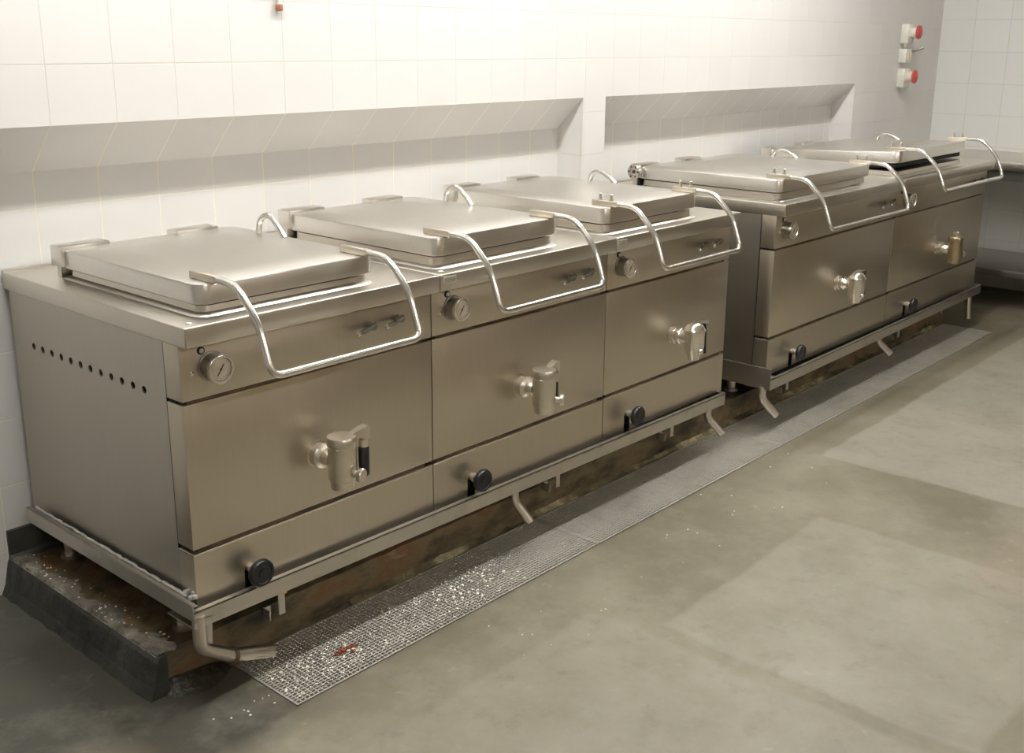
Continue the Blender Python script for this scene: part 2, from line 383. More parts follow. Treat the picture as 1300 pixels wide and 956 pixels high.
# stone plinth under the kettles
PZ = T - 0.850
def plinth():
    x0, x1, y0, y1 = -0.068, 5.12, 0.137, YB
    b = B()
    nx, ny = 130, 20
    bm = b.bm
    g = [[bm.verts.new((x0 + (x1 - x0) * i / nx, y0 + (y1 - y0) * j / ny, PZ + random.uniform(-.002, .002) - (0.004 if j == 0 else 0))) for j in range(ny + 1)] for i in range(nx + 1)]
    for i in range(nx):
        for j in range(ny): bm.faces.new((g[i][j], g[i + 1][j], g[i + 1][j + 1], g[i][j + 1]))
    fr = [bm.verts.new((v[0].co.x, y0 - 0.008 + random.uniform(-.003, .003), 0)) for v in g]
    for i in range(nx): bm.faces.new((fr[i], fr[i + 1], g[i + 1][0], g[i][0]))
    rt = [bm.verts.new((x1, g[-1][j].co.y, 0)) for j in range(ny + 1)]
    for j in range(ny): bm.faces.new((rt[j], rt[j + 1], g[-1][j + 1], g[-1][j]))
    lt = [bm.verts.new((x0 + .002, g[0][j].co.y, 0)) for j in range(ny + 1)]
    for j in range(ny): bm.faces.new((lt[j + 1], lt[j], g[0][j], g[0][j + 1]))
    o = struct('trim_2', b, M['stone'])
    # painted, slightly battered side of the curb, with a crusty pale edge
    c = B(); bm = c.bm; n = 26; rows = []
    for j in range(n + 1):
        y = y0 - 0.03 + (y1 - y0 + .03) * j / n
        w = random.uniform(-.004, .004)
        rows.append([bm.verts.new(p) for p in ((x0 - .036 + w, y, 0), (x0 - .022 + w * .7, y, .03), (x0 - .008 + w * .4, y, PZ - .012), (x0, y, PZ + .004), (x0 + .02, y, PZ + .002))])
    for a, d in zip(rows, rows[1:]):
        for k in range(4): bm.faces.new((a[k], a[k + 1], d[k + 1], d[k]))
    r = rows[0]; e = [bm.verts.new((x0 + .02, y0 - .03, 0))]; bm.faces.new([r[0], e[0], r[4], r[3], r[2], r[1]])
    bmesh.ops.recalc_face_normals(bm, faces=bm.faces)
    struct('trim_3', c, M['curb'])
    c = B(); bm = c.bm; rows = []
    for j in range(61):
        y = y0 - .02 + (y1 - y0 + .02) * j / 60
        w = random.uniform(-.003, .003); h = random.uniform(0, .004)
        rows.append([bm.verts.new(p) for p in ((x0 - .004, y, PZ + .000), (x0 + .004 + w, y, PZ + .006 + h), (x0 + .030 + w * 2 + .012 * math.sin(j * .35), y, PZ + .005 + h * .5), (x0 + .050 + w * 3 + .015 * math.sin(j * .35), y, PZ + .000))])
    for a, d in zip(rows, rows[1:]):
        for k in range(3): bm.faces.new((a[k], d[k], d[k + 1], a[k + 1]))
    bmesh.ops.recalc_face_normals(bm, faces=bm.faces)
    struct('trim_4', c, M['cement'])
    # dark cement mound at the foot of the plinth's front corner, run out to the end of the grate
    c = B(); bm = c.bm; rows = []; n = 34
    for i in range(n + 1):
        t = i / n; x = -.060 + .185 * t
        edge = min(1, t / .18) ** .6                       # how high the mound has risen along x
        h = (.050 * (1 - .75 * t)) * edge
        out = (.025 + .045 * math.sin(PI * min(1, t * 1.0)) ** .8)
        row = []
        for j in range(9):
            u = j / 8; y = .150 - (out + .03) * u
            z = h * (1 - u) ** 1.4 * (1 + random.uniform(-.05, .05)) + (.0008 if 0 < u < 1 else 0)
            row.append(bm.verts.new((x + random.uniform(-.002, .002), y, max(0.0003, z) if j < 8 else -.001)))
        rows.append(row)
    for a, d in zip(rows, rows[1:]):
        for k in range(8): bm.faces.new((a[k], a[k + 1], d[k + 1], d[k]))
    bmesh.ops.recalc_face_normals(bm, faces=bm.faces)
    o = struct('trim_5', c, M['wet']); o.data.shade_smooth()
    # strip of old sealant between the plinth and the grate
    c = B(); bm = c.bm; rows = []
    for i in range(161):
        x = .55 + 4.4 * i / 160; w = .006 * math.sin(i * .9) + random.uniform(-.003, .003); h = .004 + .004 * random.random()
        if i % 31 > 22: w -= .008; h = .002
        rows.append([bm.verts.new((x, .131, .010 + h)), bm.verts.new((x, .122 - max(0, w), h + .001)), bm.verts.new((x, .114 - max(0, w), .001))])
    for a, d in zip(rows, rows[1:]):
        for k in range(2): bm.faces.new((a[k], d[k], d[k + 1], a[k + 1]))
    bmesh.ops.recalc_face_normals(bm, faces=bm.faces)
    struct('trim_6', c, M['sealant'])
plinth()

# black painted skirting where the plinth meets the wall
sk = B().prism([(YB - .030, PZ), (YB - .012, PZ + .012), (YB - .008, PZ + .085), (YB - .001, PZ + .088), (YB - .001, PZ)], 'X', -.070, 2.43)
struct('baseboard_back', sk, M['curb'])

# ------------------------------------------------------------------ drain grates
GS = (GX1 - GX0) / 4
def grate_mesh():
    b = B(); x0, x1, y0, y1 = 0.0, GS - 0.004, GY0 + .002, GY1 - .002
    for (a, c, d, e) in ((x0, x1, y0, y0 + .006), (x0, x1, y1 - .006, y1), (x0, x0 + .006, y0, y1), (x1 - .006, x1, y0, y1)):
        b.box(a, c, d, e, -.030, .002)
    return b
def grate_bars():
    b = B(); x0, x1, y0, y1 = 0.006, GS - .010, GY0 + .008, GY1 - .008
    ny = 25
    for j in range(1, ny):
        y = y0 + (y1 - y0) * j / ny; b.box(x0, x1, y - .0019, y + .0019, -.022, .0015)
    nx = 88
    for i in range(1, nx):
        x = x0 + (x1 - x0) * i / nx; b.box(x - .0016, x + .0016, y0, y1, -.012, -.0005)
    return b
gr_labels = ['nearest steel drain grate, scattered with crumbs and a red scrap', 'steel drain grate below the middle and right kettles of the near row, shiny and clean',
             'steel drain grate starting under the gap between the two rows', 'farthest steel drain grate, dull and worn, ending by the upright pipe']
g0 = empty('drain_grate', gr_labels[0], 'grate', (GX0 + .002, 0, 0), 'drain grates set in the floor')
gf = obj('frame', grate_mesh(), M['grate'], g0); gm = obj('mesh_bars', grate_bars(), M['grate'], g0)
for k in range(1, 4):
    g = g0.copy(); COL.objects.link(g); g.location.x = GX0 + .002 + GS * k; g['label'] = gr_labels[k]
    for ch in (gf, gm):
        c = ch.copy(); COL.objects.link(c); c.parent = g

# ------------------------------------------------------------------ the cooking kettles
Z = lambda z: T + z
FY = 0.038                                  # plane of the front panels behind the worktop's front edge

def side_panel_with_holes(x, y0, y1, z0, z1, holes, hz, r):
    """thin plate in the plane x, with a row of round holes"""
    b = B(); bm = b.bm; th = .002
    def face(pts): bm.faces.new([bm.verts.new(p) for p in pts])
    if not holes:
        b.box(x - th, x + th, y0, y1, z0, z1); return b
    s = .022; za, zb = hz - s, hz + s
    face([(x, y0, z0), (x, y0, za), (x, y1, za), (x, y1, z0)])
    face([(x, y0, zb), (x, y0, z1), (x, y1, z1), (x, y1, zb)])
    hs = sorted(holes); edges = [y0] + [(a + c) / 2 for a, c in zip(hs, hs[1:])] + [y1]
    n = 20
    for h, ea, eb in zip(hs, edges, edges[1:]):
        ring = []; out = []
        for i in range(n):
            a = 2 * PI * i / n + PI / 4; cy, cz = math.cos(a), math.sin(a)
            ring.append(bm.verts.new((x, h + r * cy, hz + r * cz)))
            k = 1 / max(abs(cy), abs(cz)); qy, qz = cy * k, cz * k
            out.append(bm.verts.new((x, h + (qy * (eb - h) if qy > 0 else qy * (h - ea)), hz + qz * s)))
        inn = [bm.verts.new((x + .006, v.co.y, v.co.z)) for v in ring]
        for i in range(n):
            j = (i + 1) % n
            bm.faces.new((ring[i], out[i], out[j], ring[j])); bm.faces.new((ring[i], ring[j], inn[j], inn[i]))
    bmesh.ops.recalc_face_normals(bm, faces=bm.faces)
    return b

def make_gauge(k, x, z, prot=.044):
    b = B(); y = FY
    b.lathe((x, y, z), (0, -1, 0), [(-.004, .037), (.003, .037), (.004, .0325), (prot - .008, .0325), (prot - .0075, .020)], 36, capped=False)
    g = obj('temperature_gauge', b, M['gauge'], k)
    obj('bezel', B().lathe((x, y, z), (0, -1, 0), [(prot - .010, .0326), (prot - .009, .0345), (prot - .001, .0345), (prot, .0330), (prot, .0290), (prot - .004, .0280)], 40, capped=False), M['tube'], g)
    obj('dial', B().lathe((x, y, z), (0, -1, 0), [(prot - .006, .0272), (prot - .004, .0272), (prot - .0035, .0268)], 32), M['dial'], g)
    nb = B()
    R = Matrix.Translation((x, y - prot + .0025, z)) @ Matrix.Rotation(math.radians(35), 4, 'Y')
    nb.box(-.0012, .0012, -.0005, .0005, -.018, .014, mat=R); nb.lathe((x, y - prot + .0035, z), (0, -1, 0), [(0, .003), (.002, .003)], 12)
    for i in range(21):                     # scale marks around the dial
        a = math.radians(-225 + 270 * i / 20 - 0); Rr = Matrix.Translation((x, y - prot + .0032, z)) @ Matrix.Rotation(-a, 4, 'Y')
        nb.box(.0205, .0245, -.0003, .0003, -.0004, .0004, mat=Rr)
    obj('needle', nb, M['ink'], g)

def make_tap_round(k, x, z, lever):
    """cylindrical draw-off tap with a flat screw cap. lever: 'front', 'back' or 'none'"""
    m = M['brass'] if lever == 'none' else M['nickel']
    y = FY; ay = y - .094; ax = x + .006
    t = obj('draw_off_tap', B().lathe((ax, ay, z - .062), (0, 0, 1), [(-.010, .026), (-.008, .031), (.016, .0345), (.018, .037), (.022, .037), (.024, .0375), (.105, .0375), (.106, .0365), (.109, .0365), (.110, .039), (.126, .040), (.132, .037), (.134, .030), (.134, .001)], 36), m, k)
    f = B().lathe((x, y + .002, z), (0, -1, 0), [(0, .036), (.006, .036), (.007, .033), (.030, .034), (.032, .031), (.040, .024), (.062, .024), (.066, .021)], 32)
    obj('flange', f, M['nickel'], t)
    bb = B(); d = Vector(((.30, -.95, 0) if lever == 'front' else (.62, -.78, 0) if lever == 'back' else (.92, -.38, 0))).normalized()
    c0 = Vector((ax, ay, z - .008 - .020)) + d * .034
    bb.lathe(c0, d, [(-.004, .010), (.014, .010), (.015, .017), (.018, .0185), (.026, .0185), (.029, .016), (.029, .001)], 24)
    obj('button', bb, M['nickel'], t)
    top = z + .064
    if lever == 'front':
        hb = B()
        a0 = Vector((ax, ay, 0)); dd = Vector((.93, -.28, 0)).normalized(); nn = Vector((-dd.y, dd.x, 0))
        prof = [(.018, .012, top - .014, top + .006), (.045, .0135, top - .004, top + .018), (.066, .0135, top - .012, top + .024), (.074, .012, top - .010, top + .020)]
        R = []
        for (s_, w_, zb, zt) in prof:
            p = a0 + dd * s_; R.append([Vector((*(p + nn * w_).xy, zb)), Vector((*(p - nn * w_).xy, zb)), Vector((*(p - nn * w_).xy, zt)), Vector((*(p + nn * w_).xy, zt))])
        hb.loft(R)
        g0_ = a0 + dd * .060
        hb.lathe((g0_.x, g0_.y, top - .010), (0, 0, -1), [(0, .010), (.004, .013), (.022, .0125), (.024, .012)], 20)
        lv = obj('lever', hb, M['nickel'], t)
        obj('grip', B().lathe((g0_.x, g0_.y, top - .033), (0, 0, -1), [(0, .0125), (.003, .0145), (.074, .0145), (.080, .012), (.081, .001)], 24), M['black'], lv)
    elif lever == 'back':
        hb = B(); dd = Vector((.95, .10, 0)).normalized(); nn = Vector((-dd.y, dd.x, 0)); a0 = Vector((ax, ay, 0)); R = []
        for (s_, w_, zb, zt) in [(.018, .011, top - .012, top + .006), (.050, .012, top, top + .018), (.062, .013, top - .018, top + .020), (.070, .012, top - .018, top + .018)]:
            p = a0 + dd * s_; R.append([Vector((*(p + nn * w_).xy, zb)), Vector((*(p - nn * w_).xy, zb)), Vector((*(p - nn * w_).xy, zt)), Vector((*(p + nn * w_).xy, zt))])
        hb.loft(R); g0_ = a0 + dd * .060
        hb.lathe((g0_.x, g0_.y, top - .018), (0, 0, -1), [(0, .011), (.030, .011)], 16)
        lv = obj('lever', hb, M['nickel'], t)
        obj('grip', B().lathe((g0_.x, g0_.y, top - .048), (0, 0, -1), [(0, .0115), (.066, .0125), (.070, .009)], 18), M['black'], lv)
    else:
        obj('spindle', B().box(ax - .014, ax + .014, ay - .014, ay + .014, top - .002, top + .034, .003), M['chrome'], t)

def make_tap_dome(k, x, z):
    """polished tap: dome cap, body tapering to the spout, hexagonal nut, long black lever"""
    y = FY; ay = y - .088; ax = x + .012
    b = B().lathe((ax, ay, z - .078), (0, 0, 1), [(-.004, .014), (-.004, .020), (.012, .026), (.030, .034), (.046, .038), (.104, .0385), (.106, .0415), (.110, .0415), (.113, .038), (.122, .034), (.130, .027), (.136, .016), (.138, .001)], 40, capped=False)
    t = obj('draw_off_tap', b, M['chrome'], k)
    f = B().lathe((x, y + .002, z), (0, -1, 0), [(0, .035), (.004, .035), (.005, .0325), (.020, .0325), (.022, .030)], 32)
    hexa = [(x + .031 * math.cos(PI / 3 * i + .3), z + .031 * math.sin(PI / 3 * i + .3)) for i in range(6)]
    f.prism(hexa, 'Y', y - .018, y - .040, .0015)
    f.lathe((x, y - .036, z), (0, -1, 0), [(0, .027), (.006, .024), (.034, .024)], 28)
    obj('flange', f, M['chrome'], t)
    d = Vector((-.25, -.97, 0)).normalized(); c0 = Vector((ax, ay, z - .044)) + d * .030
    bb = B(); bb.lathe(c0, d, [(-.006, .011), (.008, .011), (.013, .009), (.016, .005), (.017, .001)], 20)
    obj('button', bb, M['chrome'], t)
    hb = B(); dd = Vector((.95, -.10, 0)).normalized(); nn = Vector((-dd.y, dd.x, 0)); a0 = Vector((ax, ay, 0)); top = z + .052; R = []
    for (s_, w_, zb, zt) in [(-.004, .014, top, top + .008), (.030, .014, top + .002, top + .012), (.060, .012, top - .006, top + .008), (.066, .010, top - .012, top + .004)]:
        p = a0 + dd * s_; R.append([Vector((*(p + nn * w_).xy, zb)), Vector((*(p - nn * w_).xy, zb)), Vector((*(p - nn * w_).xy, zt)), Vector((*(p + nn * w_).xy, zt))])
    hb.loft(R); lv = obj('lever', hb, M['chrome'], t)
    g_ = a0 + dd * .053
    obj('grip', B().tube([(g_.x, g_.y, top - .008), (g_.x + .002, g_.y, top - .05), (g_.x - .004, g_.y - .004, top - .118)], [.008, .011, .0125], .02, 14), M['black'], lv)

def make_kettle(i, X0, Y0, W, lid, gauge_x, tap, tap_x, knob_x, levers, label, holes=False, left=False, right=False, bolts=False, plate=None, D=.915, tilt=0.0, screws=True, kgroup=None):
    k = empty('cooking_kettle', label, 'kettle', (X0, Y0, 0), 'steel cooking kettles along the tiled wall')
    f = FY; g = .0015
    # carcass behind the panels
    b = B(); b.box(.045, W - .045, .105, D - .04, Z(-.695), Z(-.052)); b.box(.012, W - .012, .075, .12, Z(-.72), Z(-.052))
    obj('carcass', b, M['dark'], k)
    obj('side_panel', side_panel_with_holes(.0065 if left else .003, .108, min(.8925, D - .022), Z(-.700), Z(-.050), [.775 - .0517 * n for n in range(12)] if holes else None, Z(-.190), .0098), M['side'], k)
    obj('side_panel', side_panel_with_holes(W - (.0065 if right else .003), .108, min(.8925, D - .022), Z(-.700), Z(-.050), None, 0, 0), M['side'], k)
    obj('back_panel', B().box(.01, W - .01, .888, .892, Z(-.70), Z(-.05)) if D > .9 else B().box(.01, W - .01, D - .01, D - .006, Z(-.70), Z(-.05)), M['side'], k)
    # worktop with its folded edge and a raised lip at the back
    b = B(); b.box(g, W - g, 0, D, Z(-.049), Z(0), .0035, 3)
    b.box(g, W - g, D - .012, D, Z(-.01), Z(.006), .003)
    if screws: b.lathe((.035, .035, Z(-.002)), (0, 0, 1), [(0, .009), (.004, .009), (.0065, .006), (.007, .001)], 18)
    wt = obj('worktop', b, M['top'], k)
    xa, xb, ya, yb, zb, zt = lid
    b = B(); e = .012
    b.rrect([(xa - e * .6, xb + e * .6, ya - e * .6, yb + e, Z(-.002), .045), (xa - e * .2, xb + e * .2, ya - e * .2, yb, Z(.003), .042), (xa + e, xb - e, ya + e, yb - e, Z(.008), .034), (xa + e * 1.2, xb - e * 1.2, ya + e * 1.2, yb - e, Z(zb - .006 if tilt == 0 else .026), .033), (xa + e * 2, xb - e * 2, ya + e * 2, yb - 2 * e, Z(zb - .003 if tilt == 0 else .029), .030)], 7)
    obj('vat_rim', b, M['top'], k)
    # control panel, door and lower panel, each a folded tray with a short return on its side
    def tray(z0, z1, ye=.104): return B().box(g + .003 * left, W - g - .003 * right, f, ye, z0, z1, .0022, 2)
    cp = tray(Z(-.186), Z(-.047))
    obj('control_panel', cp, M['panel'], k)
    lb = B(); lb.box(.02, W - .03, f + .006, .1, Z(-.1945), Z(-.1885))
    lb.box(.02, W - .03, f + .006, .1, Z(-.5735), Z(-.5645)); obj('ledge', lb, M['gap'], k)
    obj('door', tray(Z(-.5613), Z(-.1945)), M['panel'], k)
    # lower panel: polygon with the slot under the knob
    x0, x1 = g + .003 * left, W - g - .003 * right; zz0, zz1 = Z(-.7296), Z(-.5733)
    sx0, sx1, sz = knob_x - .022, knob_x + .012, Z(-.652)
    arc = [( (sx0 + sx1) / 2 + (sx1 - sx0) / 2 * math.cos(a), sz - .017 + (sx1 - sx0) / 2 * math.sin(a)) for a in [PI * n / 8 for n in range(9)]]
    poly = [(x0, zz0), (x0, zz1), (x1, zz1), (x1, zz0), (sx1, zz0)] + arc + [(sx0, zz0)]
    b = B().prism(poly, 'Y', f, f + .003); b.box(x0, x0 + .003, f + .0031, .104, zz0, zz1 - .001); b.box(x1 - .003, x1, f + .0031, .104, zz0, zz1 - .001); b.box(x0, x1, f - .0006, .104, zz1 - .007, zz1 + .0004, .0028, 3)
    obj('lower_panel', b, M['panel'], k)
    kz = Z(-.661)
    b = B().lathe((knob_x - .004, f + .03, kz), (0, -1, 0), [(0, .012), (.040, .012), (.041, .015), (.050, .015), (.052, .012), (.060, .011)], 20)
    kn = obj('valve_spindle', b, M['nickel'], k)
    b = B().lathe((knob_x - .004, f + .03, kz), (0, -1, 0), [(.056, .010), (.058, .016), (.064, .022), (.068, .033), (.072, .0355), (.082, .0355), (.086, .033), (.086, .027), (.083, .025), (.083, .012), (.085, .011), (.085, .001)], 36)
    obj('knob', b, M['black'], kn)
    make_gauge(k, gauge_x, Z(-.113))
    b = B().lathe((.062, f + .002, Z(-.070)), (0, -1, 0), [(0, .0095), (.006, .0095), (.007, .008), (.007, .0055), (.004, .0055)], 20, capped=False)
    pl = obj('indicator', b, M['black'], k)
    obj('lens', B().lathe((.062, f, Z(-.070)), (0, -1, 0), [(.0, .006), (.006, .006), (.008, .004), (.0085, .001)], 16), M['label'], pl)
    obj('screw', B().lathe((.035, f + .001, Z(-.120)), (0, -1, 0), [(0, .0055), (.003, .0055), (.0045, .003), (.0046, .001)], 14), M['chrome'], k)
    for (lx, lz) in levers:                  # pivot right, tail to the left
        b = B(); p = Vector((lx, f, Z(lz)))
        b.lathe(p + Vector((0, .001, 0)), (0, -1, 0), [(0, .011), (.018, .010), (.020, .008), (.020, .001)], 18)
        b.tube([p + Vector((.006, -.016, .006)), p + Vector((-.030, -.021, -.003)), p + Vector((-.060, -.024, -.006))], [.008, .0065, .005], .01, 10)
        b.tube([p + Vector((-.004, -.012, -.002)), p + Vector((-.014, -.016, .016))], [.006, .003], 0, 8)
        lv = obj('valve_lever', b, M['lever'], k)
        obj('tip', B().lathe(p + Vector((-.060, -.018, -.006)), (0, -1, 0), [(0, .004), (.004, .0065), (.010, .0065), (.013, .004), (.0135, .001)], 14), M['tube'], lv)
    if plate:
        pb = obj('name_plate', B().box(plate, plate + .052, -.0012, .001, Z(-.029), Z(-.008), .0004, 1), M['label'], k)
        lb = B()
        for r_ in range(3):
            x_ = plate + .004
            while x_ < plate + .046:
                w_ = random.uniform(.002, .006); lb.box(x_, x_ + w_, -.0016, -.0011, Z(-.014 - r_ * .005), Z(-.0125 - r_ * .005)); x_ += w_ + .0018
        obj('print', lb, M['ink'], pb)
    {'front': lambda: make_tap_round(k, tap_x, Z(-.418), 'front'), 'back': lambda: make_tap_round(k, tap_x, Z(-.418), 'back'),
     'none': lambda: make_tap_round(k, tap_x, Z(-.418), 'none'), 'dome': lambda: make_tap_dome(k, tap_x, Z(-.420))}[tap]()
    # lid, hinged at the back
    O = Vector((0, yb, Z(.03)))
    zb_, zt_ = Z(zb), Z(zt)
    b = B(); c = .006
    b.rrect([(xa + .006, xb - .006, ya + .006, yb - .006, zb_ + .004, .032), (xa + .002, xb - .002, ya + .002, yb - .002, zb_, .036), (xa, xb, ya, yb, zb_ + .002, .038),
             (xa, xb, ya, yb, zt_ - c, .038), (xa + .0018, xb - .0018, ya + .0018, yb - .0018, zt_ - .0018, .0365), (xa + c, xb - c, ya + c, yb - c, zt_, .032),
             (xa + .12, xb - .12, ya + .12, yb - .12, zt_ + .0012, .03)], 8)
    ld = obj('lid', b, M['lid'], k, origin=O); ld.location = O; ld.rotation_euler = (-tilt, 0, 0)
    def sub(name, bb, m): return obj(name, bb, m, ld, origin=O)
    if tilt: sub('vat_shade_block', B().rrect([(xa + .02, xb - .02, ya + .02, yb - .03, zb_ - .024, .03), (xa + .02, xb - .02, ya + .02, yb - .03, zb_ + .002, .03)], 6), M['vat_shade'])  # added black block painting the dark of the vat below the raised lid
    hx0, hx1 = xa + .042 + .002, xb - .042
    for hx in (hx0, hx1):
        bb = B().box(hx - .010, hx + .010, ya - .018, ya + .088, zt_ + .0005, zt_ + .019, .003)
        if bolts:
            for yy in (ya + .012, ya + .058):
                bb.lathe((hx, yy, zt_ + .018), (0, 0, 1), [(0, .008), (.006, .008), (.007, .005), (.022, .005), (.024, .003), (.0245, .001)], 6 if False else 12)
        sub('handle_bracket', bb, M['nickel'])
    yo = ya - .06
    zt2 = zt_ + .010
    mid = [(hx0, yo + .045, zt2), (hx0, yo - .030, zt2 - .002), (hx0, yo - .108, zt2 - .078), (hx0, yo - .132, zt2 - .140), (hx0, yo - .152, zt2 - .196)]
    pts = mid + [(hx1, p[1], p[2]) for _, p in reversed(list(zip(mid, mid)))]
    sub('lid_handle', B().tube(pts, .0092, [0, .05, .04, .03, .055, .055, .03, .04, .05, 0], 14, 8), M['tube'])
    # small loop near the right rear edge
    lh = (1, 1, .72, .60, .55)[i]; ax_ = xb - .018; aw = ya + .385
    sub('grab_loop', B().tube([(ax_, aw + .115, zt_ - .002), (ax_, aw + .108, zt_ + .040 * lh), (ax_, aw + .060, zt_ + .062 * lh), (ax_, aw + .012, zt_ + .024 * lh), (ax_, aw - .012, zt_ - .002)], .0088, [0, .03, .035, .03, 0], 12, 7), M['tube'])
    for (p, q) in ((xa - .010, xa + .135), (xa + .345, xa + .485)):
        bb = B().box(p, q, yb - .030, yb + .030, zb_ + .004, zt_ + .010, .003)
        bb.box(p + .012, q - .012, yb + .000, yb + .022, Z(.0), zb_ + .006)
        sub('hinge_cover', bb, M['lid'])
    if i == 3:                                # exposed spring drum on the hinge
        bb = B().lathe((xa - .012, yb + .0, (zb_ + zt_) / 2 + .004), (-1, 0, 0), [(0, .034), (.014, .034), (.017, .031), (.017, .020), (.013, .018), (.013, .001)], 30)
        dr = sub('spring_drum', bb, M['tube'])
        bb = B()
        for n in range(6):
            a = 2 * PI * n / 6
            bb.lathe((xa - .026, yb + .024 * math.cos(a), (zb_ + zt_) / 2 + .004 + .024 * math.sin(a)), (-1, 0, 0), [(0, .005), (.0042, .005), (.0043, .001)], 10)
        bb.lathe((xa - .022, yb, (zb_ + zt_) / 2 + .004), (-1, 0, 0), [(0, .008), (.006, .008), (.0061, .001)], 12)
        sub('spring_pins', bb, M['weld'])
    return k

X = [0.0, .8105, 1.6387]
lab = ['nearest kettle, with a row of round holes in its side and a black-gripped tap',
       'middle kettle of the near row of three, with a flat-capped tap',
       'third kettle of the near row, beside the gap, with a dome-topped tap',
       'first kettle past the gap, with a round spring drum at its hinge',
       'farthest kettle, lid slightly open over a black gap, tap missing its lever']
make_kettle(0, 0, 0, .8105, (.080, .630, .060, .725, .028, .078), .088, 'front', .389, .166, [(.583, -.110), (.683, -.108)], lab[0], holes=True, left=True)
make_kettle(1, X[1], 0, .8282, (.042, .600, .060, .745, .036, .090), .084, 'back', .386, .168, [(.628, -.108), (.724, -.104)], lab[1], plate=.012)
make_kettle(2, X[2], 0, .8020, (.012, .590, .060, .790, .036, .092), .080, 'dome', .420, .152, [(.600, -.108), (.700, -.106)], lab[2], right=True, bolts=True, plate=.004, screws=False)
X2, Y2 = 2.7297, -.0358
make_kettle(3, X2, Y2, 1.1954, (.052, .918, .056, .770, .038, .091), .082, 'dome', .616, .222, [(1.045, -.108), (1.145, -.106)], lab[3], left=True, bolts=True, D=.93, screws=False)
make_kettle(4, X2 + 1.1954, Y2, 1.2505, (.035, .935, .056, .770, .034, .090), .113, 'none', .605, .245, [(1.04, -.108), (1.15, -.106)], lab[4], right=True, bolts=True, D=.815, tilt=math.radians(2.9), screws=False)

# ------------------------------------------------------------------ the gutter frames the kettles stand in
def frame(x0, x1, y0, zl, zr, brk, pipes, feet, label, side_back=.86, first=False):
    f = empty('gutter_frame', label, 'frame', (x0, y0, 0), 'steel gutter frames under the kettles')
    L = x1 - x0
    o = Vector((x0, y0, 0))
    def P(name, b, m): return obj(name, b, m, f)
    b = B()
    # front lip and tray, sloping from zl to zr
    def bar(ya, yb_, d0, d1):
        b.loft([[Vector((0, ya, zl + d0)), Vector((0, yb_, zl + d0)), Vector((0, yb_, zl + d1)), Vector((0, ya, zl + d1))],
                [Vector((L, ya, zr + d0)), Vector((L, yb_, zr + d0)), Vector((L, yb_, zr + d1)), Vector((L, ya, zr + d1))]])
    bar(0, .003, -.042, 0); bar(0, .016, -.003, 0); bar(0, .12, -.045, -.042)
    P('front_rail', b, M['rail'])
    zs = T - .682
    for side, xx in (('l', 0), ('r', L)):
        s = 1 if side == 'l' else -1
        z_ = zs if side == 'l' else zr + .004
        zz = zl if side == 'l' else zr
        b = B()
        b.box(xx - .0015, xx + .0015, 0, side_back, z_ - .040 if abs(z_ - zz) < .02 else zz - .042, z_)
        b.box(min(xx, xx + s * .012), max(xx, xx + s * .012), 0, side_back, z_ - .003, z_)
        b.box(min(xx, xx + s * .05), max(xx, xx + s * .05), 0, side_back, z_ - .043, z_ - .040)
        P('side_rail', b, M['rail'])
    if first:
        b = B(); bm = b.bm
        pts = []
        for n in range(60):
            t = n / 59; pts.append((.021 + random.uniform(-.002, .002), .06 + .78 * t, T - .684 + random.uniform(-.002, .002)))
        b.tube(pts, [.0045 + random.uniform(-.001, .0015) for _ in pts], 0, 7)
        for n in range(10): b.lathe((.03 + random.uniform(-.008, .02), .03 + random.uniform(0, .05), T - .680 + random.uniform(-.004, .004)), (0, 0, 1), [(-.008, .002), (-.004, .008), (.003, .007), (.006, .002)], 8)
        P('sealant_bead', b, M['silicone'])
    # cross members carrying the kettles
    b = B()
    for yy in (.16, .50, .80): b.box(.02, L - .02, yy, yy + .04, T - .745, T - .705)
    P('cross_member', b, M['rail'])
    for (bx, zt_, zb_) in brk:
        b = B(); x_ = bx - x0
        b.box(x_ - .010, x_ + .010, .060, .063, T + zb_, T + zt_)
        b.box(x_ - .010, x_ + .010, .060, .10, T + zt_ - .003, T + zt_)
        b.box(x_ - .034, x_ - .030, .070, .104, T + zb_ - .012, T + zb_ + .014); b.box(x_ - .034, x_ - .008, .100, .104, T + zb_ - .012, T + zb_ + .014)
        P('bracket', b, M['rail'])
    for (lx, ly) in feet:
        b = B().lathe((lx - x0, ly - y0, T - .715), (0, 0, -1), [(0, .020), (T - .715 - PZ - .014, .018), (T - .715 - PZ - .013, .030), (T - .715 - PZ - .001, .030)], 18)
        P('foot', b, M['rail'])
    for pts, r in pipes:
        b = B().tube([Vector(p) - o + Vector((0, 0, T)) for p in pts], r, .02, 18, 5)
        # pipe rim, and a dark disc painting the shade of the hollow
        e = Vector(pts[-1]) - o + Vector((0, 0, T)); d = (Vector(pts[-1]) - Vector(pts[-2])).normalized()
        b.lathe(e - d * .001, d, [(0, r if not isinstance(r, list) else r[-1]), (.0015, (r if not isinstance(r, list) else r[-1])), (.0015, (r if not isinstance(r, list) else r[-1]) * .82)], 18, capped=False)
        pp = P('drain_pipe', b, M['pipe'])
        obj('mouth_shade', B().lathe(e + d * .0008, d, [(0, (r if not isinstance(r, list) else r[-1]) * .84), (.0006, (r if not isinstance(r, list) else r[-1]) * .84)], 18), M['dark'], pp)
        if isinstance(r, list):
            q = Vector(pts[2]) - o + Vector((0, 0, T)); obj('weld', B().lathe(q - d * .004, d, [(0, .0175), (.003, .0235), (.008, .0235), (.012, .0215)], 18), M['weld'], pp)
    return f
